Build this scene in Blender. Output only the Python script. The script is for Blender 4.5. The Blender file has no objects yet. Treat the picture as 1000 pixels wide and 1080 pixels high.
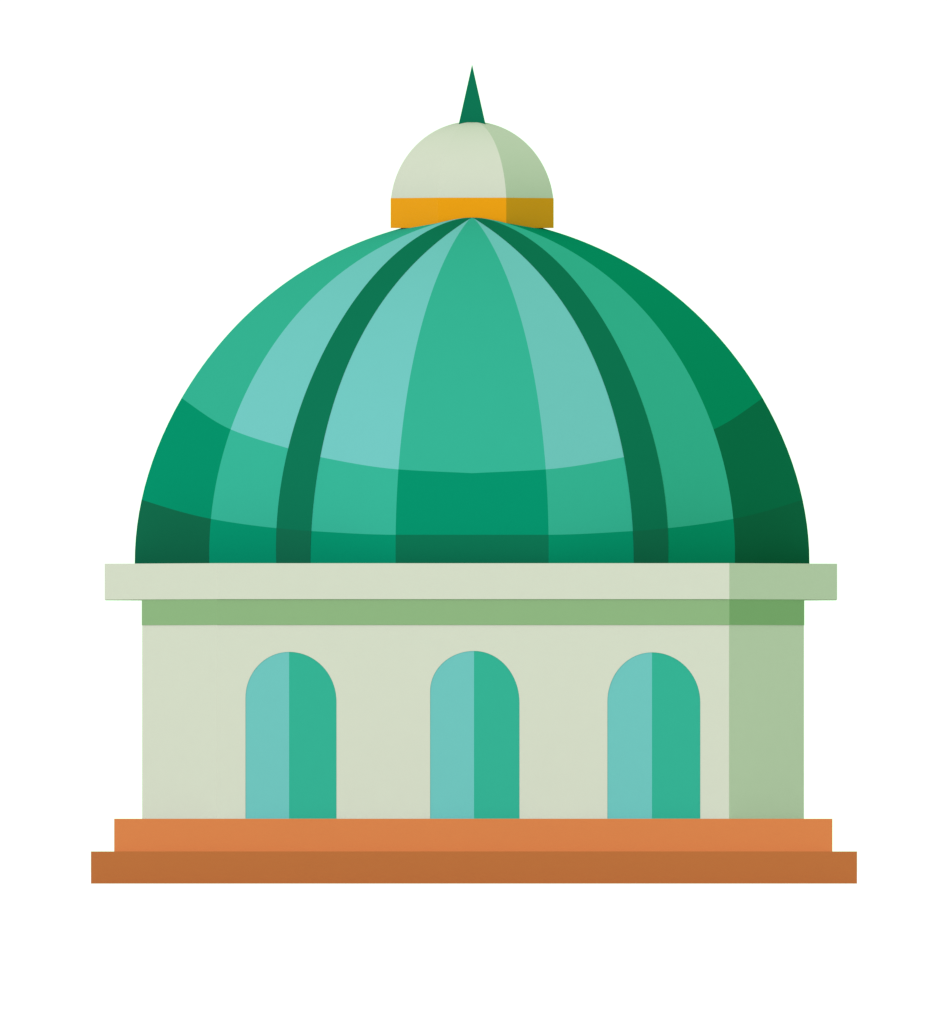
import bpy, bmesh, math
from mathutils import Vector

S = bpy.context.scene
COL = S.collection

# ------------------------------------------------------------------ camera
D = 2500.0         # metres from the camera to the front wall
PPM = 50.0         # photo pixels per metre at the front wall
EYE = 0.30         # camera height
HORIZON = 917.0    # photo row of the horizon
cd = bpy.data.cameras.new('camera')
cam = bpy.data.objects.new('camera', cd)
COL.objects.link(cam)
cam.location = (0, -D, EYE)
cam.rotation_euler = (math.radians(90), 0, 0)
cd.sensor_fit = 'VERTICAL'
cd.sensor_width = 36
cd.sensor_height = 36
cd.lens = 36 * D / (1080 / PPM)
cd.shift_y = (HORIZON - 540) / 1080
cd.clip_start = 1
cd.clip_end = 20000
S.camera = cam

# ------------------------------------------------------------------ light
w = bpy.data.worlds.new('World')
S.world = w
w.use_nodes = True
bg = w.node_tree.nodes['Background']
bg.inputs['Color'].default_value = (0.76, 1.0, 0.755, 1)
bg.inputs['Strength'].default_value = 1.40
SUN_AZ = math.radians(30)      # to the left of the front wall's normal
SUN_EL = math.radians(20)
ld = bpy.data.lights.new('sun', 'SUN')
ld.energy = 2.85
ld.color = (0.97, 0.57, 1.0)
ld.angle = math.radians(1)
sun = bpy.data.objects.new('sun', ld)
COL.objects.link(sun)
to_sun = Vector((-math.sin(SUN_AZ) * math.cos(SUN_EL), -math.cos(SUN_AZ) * math.cos(SUN_EL), math.sin(SUN_EL)))
sun.rotation_euler = to_sun.to_track_quat('Z', 'Y').to_euler()
sun.location = (-20, -40, 30)

S.render.engine = 'CYCLES'
vs = S.view_settings
vs.view_transform = 'Standard'
vs.look = 'None'
vs.exposure = 0
vs.gamma = 1
vs.use_curve_mapping = False

# ------------------------------------------------------------------ materials
def paint(name, rgb, rough=0.8, spec=0.0, grain=0.012, scale=2.2):
    """Painted render: even colour, with a barely visible grain in the coat."""
    m = bpy.data.materials.new(name)
    m.use_nodes = True
    nt = m.node_tree
    b = nt.nodes['Principled BSDF']
    b.inputs['Roughness'].default_value = rough
    b.inputs['Specular IOR Level'].default_value = spec
    tc = nt.nodes.new('ShaderNodeTexCoord')
    n = nt.nodes.new('ShaderNodeTexNoise')
    n.inputs['Scale'].default_value = scale
    n.inputs['Detail'].default_value = 5
    mix = nt.nodes.new('ShaderNodeMix')
    mix.data_type = 'RGBA'
    lo = [c * (1 - grain) for c in rgb] + [1]
    hi = [c * (1 + grain) for c in rgb] + [1]
    mix.inputs[6].default_value = lo
    mix.inputs[7].default_value = hi
    nt.links.new(tc.outputs['Object'], n.inputs['Vector'])
    nt.links.new(n.outputs['Fac'], mix.inputs[0])
    nt.links.new(mix.outputs[2], b.inputs['Base Color'])
    return m

M = dict(
    stone=paint('pale_stone', (0.3553, 0.3952, 0.3034)),
    sage=paint('sage_band', (0.1459, 0.2570, 0.1163)),
    tread=paint('orange_brick', (0.3764, 0.1298, 0.0389)),
    base=paint('brown_brick', (0.2698, 0.0940, 0.0252)),
    gold=paint('ochre_gold', (0.4882, 0.2111, 0.0030), 0.6, 0.02),
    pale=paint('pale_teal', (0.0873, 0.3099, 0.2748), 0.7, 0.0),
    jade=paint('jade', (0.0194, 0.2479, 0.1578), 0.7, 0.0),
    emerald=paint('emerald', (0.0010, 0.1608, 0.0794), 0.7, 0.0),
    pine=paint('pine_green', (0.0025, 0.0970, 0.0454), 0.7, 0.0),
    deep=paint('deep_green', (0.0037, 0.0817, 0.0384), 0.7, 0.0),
    floor=paint('white_floor', (0.92, 0.92, 0.92), 0.9, 0.0, 0.004, 0.3),
)

# ------------------------------------------------------------------ helpers
def X(px, y=0.0):
    return (px - 500.0) / PPM * (1 + y / D)

def Z(py, y=0.0):
    return EYE + (HORIZON - py) / PPM * (1 + y / D)

def link(name, bm, mats, parent=None, smooth=False):
    bmesh.ops.recalc_face_normals(bm, faces=bm.faces)
    me = bpy.data.meshes.new(name)
    bm.to_mesh(me)
    bm.free()
    for m in (mats if isinstance(mats, (list, tuple)) else [mats]):
        me.materials.append(m)
    if smooth:
        for p in me.polygons:
            p.use_smooth = True
    o = bpy.data.objects.new(name, me)
    COL.objects.link(o)
    o.parent = parent
    return o

def prism(bm, plan, z0, z1):
    lo = [bm.verts.new((x, y, z0)) for x, y in plan]
    hi = [bm.verts.new((x, y, z1)) for x, y in plan]
    n = len(plan)
    for i in range(n):
        j = (i + 1) % n
        bm.faces.new((lo[i], lo[j], hi[j], hi[i]))
    bm.faces.new(list(reversed(lo)))
    bm.faces.new(hi)
    return bm

def bevel_edges(o, width):
    b = o.modifiers.new('bevel', 'BEVEL')
    b.width = width
    b.segments = 2
    b.limit_method = 'ANGLE'
    b.angle_limit = math.radians(50)

YC = 7.4                       # depth of the building's centre

def plan8(l, lc, rc, r, yf):
    """Block with its corners cut at 60 degrees. l, r: outer columns of the photo;
    lc, rc: columns of the corners of the front face; yf: depth of that face."""
    xl, xr = X(lc, yf), X(rc, yf)
    t = math.tan(math.radians(60))
    dr = (X(r, 2.7) - xr) * t
    dl = (xl - X(l, 2.7)) * t
    xR, xL = X(r, yf + dr), X(l, yf + dl)
    yb = 2 * YC - yf
    return [(xL, yf + dl), (xl, yf), (xr, yf), (xR, yf + dr),
            (xR, yb - dr), (xr, yb), (xl, yb), (xL, yb - dl)]

# ------------------------------------------------------------------ ground
bm = bmesh.new()
vsq = [bm.verts.new(p) for p in ((-6000, -3500, 0), (6000, -3500, 0), (6000, 9000, 0), (-6000, 9000, 0))]
bm.faces.new(vsq)
g = link('ground', bm, M['floor'])
g['kind'] = 'structure'

# ------------------------------------------------------------------ the building
B = bpy.data.objects.new('domed_building', None)
COL.objects.link(B)
B['label'] = 'pale stone building under a ribbed green dome, with gold-banded cupola and orange steps'
B['category'] = 'building'

# two plain steps all round
for l, r, t, b_, yf, m in ((96, 904, 898, 932, -0.7, 'base'), (120.5, 878, 863.5, 898, -0.35, 'tread')):
    bm = bmesh.new()
    yb = 2 * YC - yf
    z0 = 0.0 if b_ == 932 else Z(b_, -0.7)
    prism(bm, [(X(l, yf), yf), (X(r, yf), yf), (X(r, yf), yb), (X(l, yf), yb)], z0, Z(t, yf))
    o = link('step', bm, [M[m], M['floor']], B)
    for p in o.data.polygons:                      # unseen ledge tops whitened, added to bounce neutral light onto the wall
        if p.normal.z > 0.9:
            p.material_index = 1
    o['label'] = 'lower brown step' if m == 'base' else 'upper orange step'

# wall: one block, its front face notched by three arched openings that stand on the step
ZW0, ZW1 = Z(863.5, -0.35), Z(631.5)
plan = plan8(150, 229, 769, 848, 0.0)
# left edge, middle, right edge, crown row, springing rows left and right
WINS = [(259, 305, 355, 687.5, 736, 740),
        (453.7, 500, 548, 686.5, 729, 741),
        (640.7, 687.7, 738.7, 688, 740, 741)]
NA = 20
def arch(l, c, r, top, sl, sr, y):
    pts = [(X(l, y), ZW0)]
    for i in range(NA + 1):
        a = math.pi / 2 * i / NA
        pts.append((X(c - (c - l) * math.cos(a), y), Z(sl - (sl - top) * math.sin(a), y)))
    for i in range(1, NA + 1):
        a = math.pi / 2 * i / NA
        pts.append((X(c + (r - c) * math.sin(a), y), Z(sr - (sr - top) * math.cos(a), y)))
    pts.append((X(r, y), ZW0))
    return pts

bm = bmesh.new()
REV = 0.14
def quad(*pts):
    bm.faces.new([bm.verts.new(p) for p in pts])
xprev = plan[1][0]
for wn in WINS:
    pts = arch(*wn, 0.0)
    quad((xprev, 0, ZW0), (pts[0][0], 0, ZW0), (pts[0][0], 0, pts[1][1]), (pts[0][0], 0, ZW1), (xprev, 0, ZW1))
    for a, b_ in zip(pts[1:-2], pts[2:-1]):       # face above the arch, strip by strip
        quad((a[0], 0, a[1]), (b_[0], 0, b_[1]), (b_[0], 0, ZW1), (a[0], 0, ZW1))
    for a, b_ in zip(pts[:-1], pts[1:]):          # reveals
        quad((a[0], 0, a[1]), (a[0], REV, a[1]), (b_[0], REV, b_[1]), (b_[0], 0, b_[1]))
    xprev = pts[-1][0]
    sr = pts[-2][1]
quad((xprev, 0, ZW0), (plan[2][0], 0, ZW0), (plan[2][0], 0, ZW1), (xprev, 0, ZW1), (xprev, 0, sr))
bv = [bm.verts.new((x, REV, z)) for x, z in ((plan[1][0], ZW0), (plan[2][0], ZW0), (plan[2][0], ZW1), (plan[1][0], ZW1))]
bm.faces.new(bv)
order = [2, 3, 4, 5, 6, 7, 0, 1]
lo = [bm.verts.new((plan[i][0], plan[i][1], ZW0)) for i in order]
hi = [bm.verts.new((plan[i][0], plan[i][1], ZW1)) for i in order]
for i in range(7):
    bm.faces.new((lo[i], lo[i + 1], hi[i + 1], hi[i]))
bm.faces.new(hi)
bmesh.ops.remove_doubles(bm, verts=bm.verts, dist=0.0005)
wall = link('wall', bm, M['stone'], B)

# windows: an arched backing with two leaves, the left one pale, the right one jade
for wn, place in zip(WINS, ('left', 'middle', 'right')):
    bm = bmesh.new()
    pts = arch(*wn, 0.0)
    a = [bm.verts.new((x, 0.10, z)) for x, z in pts]
    b_ = [bm.verts.new((x, 0.13, z)) for x, z in pts]
    for i in range(len(pts)):
        j = (i + 1) % len(pts)
        bm.faces.new((a[i], a[j], b_[j], b_[i]))
    bm.faces.new(a)
    bm.faces.new(b_)
    win = link('window', bm, M['jade'], B)
    cx = X(wn[1])
    top = 1 + NA
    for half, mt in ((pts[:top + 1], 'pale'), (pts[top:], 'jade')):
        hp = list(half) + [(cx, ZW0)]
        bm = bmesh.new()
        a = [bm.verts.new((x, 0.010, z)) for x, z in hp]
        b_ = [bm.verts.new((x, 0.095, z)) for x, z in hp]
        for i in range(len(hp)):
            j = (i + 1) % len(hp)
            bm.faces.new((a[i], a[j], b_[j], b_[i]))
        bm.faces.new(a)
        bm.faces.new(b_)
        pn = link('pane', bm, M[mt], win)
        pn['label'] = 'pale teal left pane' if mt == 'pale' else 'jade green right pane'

# sage band under the cornice
bm = bmesh.new()
prism(bm, plan8(149.6, 228.7, 769.3, 848.4, -0.02), Z(659, -0.02), Z(631, -0.02))
link('frieze', bm, M['sage'], B)

# cornice
bm = bmesh.new()
CY = -0.05
prism(bm, plan8(110.5, 228.6, 769.3, 883, CY), Z(632, CY), Z(594, CY))
cor = link('cornice', bm, M['stone'], B)
bevel_edges(cor, 0.005)

# ------------------------------------------------------------------ the dome
# half widths (photo pixels from the axis) of the seams and of the outline, by row
ROWS = [229.5, 229.8, 230.3, 231, 232, 233.5, 236, 239, 243, 250, 260, 270, 285, 300, 320, 340, 360, 380, 400, 420, 440, 460, 480, 500, 520, 540, 560, 580, 594]
TAB = [
    [0.0, 1.13, 1.76, 2.52, 3.48, 4.8, 6.81, 9.03, 11.78, 16.2, 21.85, 26.92, 33.68, 39.62, 46.5, 52.41, 57.53, 61.97, 65.81, 69.12, 71.94, 74.32, 76.29, 77.86, 79.05, 79.88, 80.36, 80.49, 80.38],   # centre gore
    [0.0, 1.13, 2.01, 3.18, 4.8, 7.15, 10.94, 15.33, 20.94, 30.19, 42.3, 53.3, 68.01, 80.93, 95.85, 108.59, 119.53, 128.96, 137.08, 144.07, 150.05, 155.13, 159.38, 162.87, 165.64, 167.73, 169.17, 169.97, 170.17],   # rib, inner
    [0.0, 7.48, 10.82, 14.41, 18.54, 23.65, 30.65, 37.67, 45.67, 57.44, 71.33, 83.11, 98.2, 111.17, 126.11, 139.06, 150.43, 160.48, 169.38, 177.23, 184.09, 190.0, 194.98, 199.05, 202.2, 204.43, 205.74, 206.12, 205.82],   # rib, outer
    [0.0, 8.44, 12.41, 16.79, 21.97, 28.56, 37.84, 47.41, 58.56, 75.32, 95.44, 112.59, 134.49, 153.05, 174.02, 191.72, 206.86, 219.92, 231.23, 241.02, 249.45, 256.63, 262.64, 267.56, 271.4, 274.21, 275.98, 276.74, 276.66],   # side gore
    [0.0, 13.4, 19.44, 25.95, 33.49, 42.84, 55.67, 68.56, 83.21, 104.68, 129.77, 150.74, 177.15, 199.37, 224.44, 245.69, 264.05, 280.08, 294.15, 306.53, 317.36, 326.77, 334.83, 341.56, 347.01, 351.16, 354.01, 355.56, 355.84],   # outline
]
def interp(xs, ys, x):
    """monotone cubic"""
    n = len(xs)
    if x <= xs[0]: return ys[0]
    if x >= xs[-1]: return ys[-1]
    d = [(ys[i + 1] - ys[i]) / (xs[i + 1] - xs[i]) for i in range(n - 1)]
    m = [d[0]] + [0 if d[i - 1] * d[i] <= 0 else 2 * d[i - 1] * d[i] / (d[i - 1] + d[i]) for i in range(1, n - 1)] + [d[-1]]
    for i in range(n - 1):
        if x <= xs[i + 1]:
            h = xs[i + 1] - xs[i]
            t = (x - xs[i]) / h
            return ((2 * t**3 - 3 * t**2 + 1) * ys[i] + (t**3 - 2 * t**2 + t) * h * m[i]
                    + (-2 * t**3 + 3 * t**2) * ys[i + 1] + (t**3 - t**2) * h * m[i + 1])

def seam(i, row):
    # interpolate against sqrt(depth below the crown) so the crown stays round
    s = [math.sqrt(r - ROWS[0]) for r in ROWS]
    return interp(s, TAB[i], math.sqrt(max(0.0, row - ROWS[0])))

def seam_pt(i, row):
    """(half width, depth towards the viewer) of a seam at a row, in photo pixels"""
    R = seam(4, row)
    deep = math.sqrt(R * R + 90.0**2 * max(0.0, 1 - R / 356.0))
    if i == 4:
        return R, 0.0
    if i < 0:
        return 0.0, deep
    x = min(seam(i, row), R)
    q = min(1.0, x / R) if R > 1e-6 else (0.22, 0.48, 0.58, 0.78)[i]
    n = 2 + 3.5 * math.exp(-(row - ROWS[0]) / 12)   # blunter plan near the crown, under the gold band
    return x, deep * max(0.0, 1 - q ** n) ** (1 / n)

B1 = ([0, 78, 160, 193, 255, 306, 356], [499, 495, 482, 473, 452.5, 420, 380])
B2 = ([0, 80, 170, 206, 276, 348.5, 356], [564, 564, 560, 557, 547, 527, 524])
def band_row(tab, i, j, u):
    r = tab[1][0]
    for _ in range(12):
        xa, xb = (seam(i, r) if i >= 0 else -seam(0, r)), seam(j, r)
        r = interp(tab[0], tab[1], abs(xa + (xb - xa) * u))
    return r

AX = -0.04 # axis of the dome, photo column 498
def place(x, d, row, lift=0.0):
    """x, d photo pixels from the axis (d towards the viewer) -> a point in metres"""
    y = YC - d / PPM
    k = 1 + YC / D
    v = Vector((AX + x / PPM * k, YC - d / PPM * k, Z(row, y)))
    if lift:
        h = Vector((x, -d, 0))
        if h.length > 1:
            v += h.normalized() * lift
    return v

def gore(i, j, side, back, mats, name, parent, nu=8, lift=0.0):
    """a gore between seams i and j, flat across, with its colours in rows"""
    cols = []
    for c in range(nu + 1):
        u = c / nu
        rb = [ROWS[0], band_row(B1, i, j, u), band_row(B2, i, j, u), 594.0]
        rows = []
        for s, n in ((0, 44), (1, 8), (2, 5)):
            for q in range(n):
                t = q / n
                if s == 0:
                    t = t * t
                rows.append(rb[s] + (rb[s + 1] - rb[s]) * t)
        rows += [594.0]
        col = []
        for r in rows:
            if i < 0:
                x1, d1 = seam_pt(0, r)
                x, d = x1 * (2 * u - 1), d1
            else:
                xa, da = seam_pt(i, r)
                xb, db = seam_pt(j, r)
                x, d = xa + (xb - xa) * u, da + (db - da) * u
            if back: d = -d
            v = place(side * x, d, r, lift)
            col.append(v)
        foot = col[-1].copy()
        foot.z = Z(594, CY) - 0.03
        col.append(foot)
        cols.append(col)
    bm = bmesh.new()
    V = [[bm.verts.new(p) for p in col] for col in cols]
    n = len(V[0])
    for c in range(nu):
        for r in range(n - 1):
            fc = bm.faces.new((V[c][r], V[c + 1][r], V[c + 1][r + 1], V[c][r + 1]))
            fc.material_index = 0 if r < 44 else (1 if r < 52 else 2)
            fc.smooth = True
    if lift:                                     # sides of a raised rib
        for c in (0, nu):
            inner, edge = [], [bm.verts.new(v.co) for v in V[c]]
            for r in range(n):
                p = V[c][r].co.copy()
                h = Vector((p.x - AX, p.y - YC, 0))
                if h.length > 0.1:
                    p -= h.normalized() * (lift + 0.03)
                inner.append(bm.verts.new(p))
            for r in range(n - 1):
                fc = bm.faces.new((edge[r], edge[r + 1], inner[r + 1], inner[r]))
                fc.material_index = 0 if r < 44 else (1 if r < 52 else 2)
    bmesh.ops.recalc_face_normals(bm, faces=bm.faces)
    # outward
    cen = Vector((AX, YC, 6))
    s = sum((fc.calc_center_median() - cen).dot(fc.normal) * fc.calc_area() for fc in bm.faces)
    if s < 0:
        bmesh.ops.reverse_faces(bm, faces=bm.faces)
    me = bpy.data.meshes.new(name)
    bm.to_mesh(me)
    bm.free()
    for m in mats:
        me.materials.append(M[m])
    o = bpy.data.objects.new(name, me)
    COL.objects.link(o)
    o.parent = parent
    return o

# the dome's own shell: a smooth inner vault that carries the gores
bm = bmesh.new()
rings = []
rws = [ROWS[0] + (594 - ROWS[0]) * (q / 40) ** 2 for q in range(1, 41)]
for r in rws:
    R = seam(4, r)
    deep = math.sqrt(R * R + 90.0**2 * max(0.0, 1 - R / 356.0))
    ring = []
    for a in range(48):
        t = 2 * math.pi * a / 48
        ring.append(bm.verts.new(place(R * 0.91 * math.sin(t), deep * 0.91 * math.cos(t), r + 8)))
    rings.append(ring)
for a, b_ in zip(rings[:-1], rings[1:]):
    for i in range(48):
        bm.faces.new((a[i], a[(i + 1) % 48], b_[(i + 1) % 48], b_[i]))
bm.faces.new(rings[0])
dome = link('dome', bm, M['pine'], B, True)

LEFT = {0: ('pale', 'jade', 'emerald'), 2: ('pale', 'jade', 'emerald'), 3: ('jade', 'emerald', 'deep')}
RIGHT_SHADED = {0: ('pale', 'jade', 'emerald'), 2: ('jade', 'jade', 'emerald'), 3: ('emerald', 'pine', 'deep')}  # outer right gores step darker: the side's shade put into the paint
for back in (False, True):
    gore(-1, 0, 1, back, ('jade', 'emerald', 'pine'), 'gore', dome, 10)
    for side, tabs in ((-1, LEFT), (1, RIGHT_SHADED)):
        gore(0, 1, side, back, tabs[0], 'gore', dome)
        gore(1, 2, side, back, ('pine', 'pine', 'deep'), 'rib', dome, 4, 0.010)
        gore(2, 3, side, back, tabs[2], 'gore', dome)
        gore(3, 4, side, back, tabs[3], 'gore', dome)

# ------------------------------------------------------------------ lantern: gold band, cupola, spike
def hexa(R, c, deep):
    return [(-R, 0), (-c, deep), (c, deep), (R, 0), (c, -deep), (-c, -deep)]

k = 1 + YC / D
bm = bmesh.new()
pl = [(AX + x / PPM * k, YC - d / PPM * k) for x, d in hexa(86.0, 36.0, 87.0)]
prism(bm, pl, Z(240.5, YC), Z(209, YC))
band = link('gold_band', bm, M['gold'], B)

bm = bmesh.new()
prev = None
NR = 40
for q in range(NR + 1):
    el = math.asin(11 / 92) + (math.pi / 2 - math.asin(11 / 92)) * q / NR
    row = 220 - 92 * math.sin(el)
    s = math.cos(el) / math.cos(math.asin(11 / 92))
    s = max(s, 0.002)
    ring = [bm.verts.new((AX + x * s / PPM * k, YC - d * s / PPM * k, Z(row, YC))) for x, d in hexa(85.6, 36.0, 86.5)]
    if prev:
        for i in range(6):
            fc = bm.faces.new((prev[i], prev[(i + 1) % 6], ring[(i + 1) % 6], ring[i]))
            fc.smooth = True
    prev = ring
bm.faces.new(prev)
for e in bm.edges:                              # crisp seams between the six faces
    if abs(e.verts[0].co.z - e.verts[1].co.z) > 1e-5:
        e.smooth = False
cup = link('cupola', bm, M['stone'], B)

bm = bmesh.new()
y = YC
zb, zt = Z(133, y), Z(68, y)
hw = 14.6 / PPM * k
b4 = [bm.verts.new((AX + sx * hw, YC + sy * hw, zb)) for sx, sy in ((-1, -1), (1, -1), (1, 1), (-1, 1))]
tip = bm.verts.new((AX, YC, zt))
for i in range(4):
    bm.faces.new((b4[i], b4[(i + 1) % 4], tip))
bm.faces.new(b4)
link('spike', bm, M['pine'], cup)
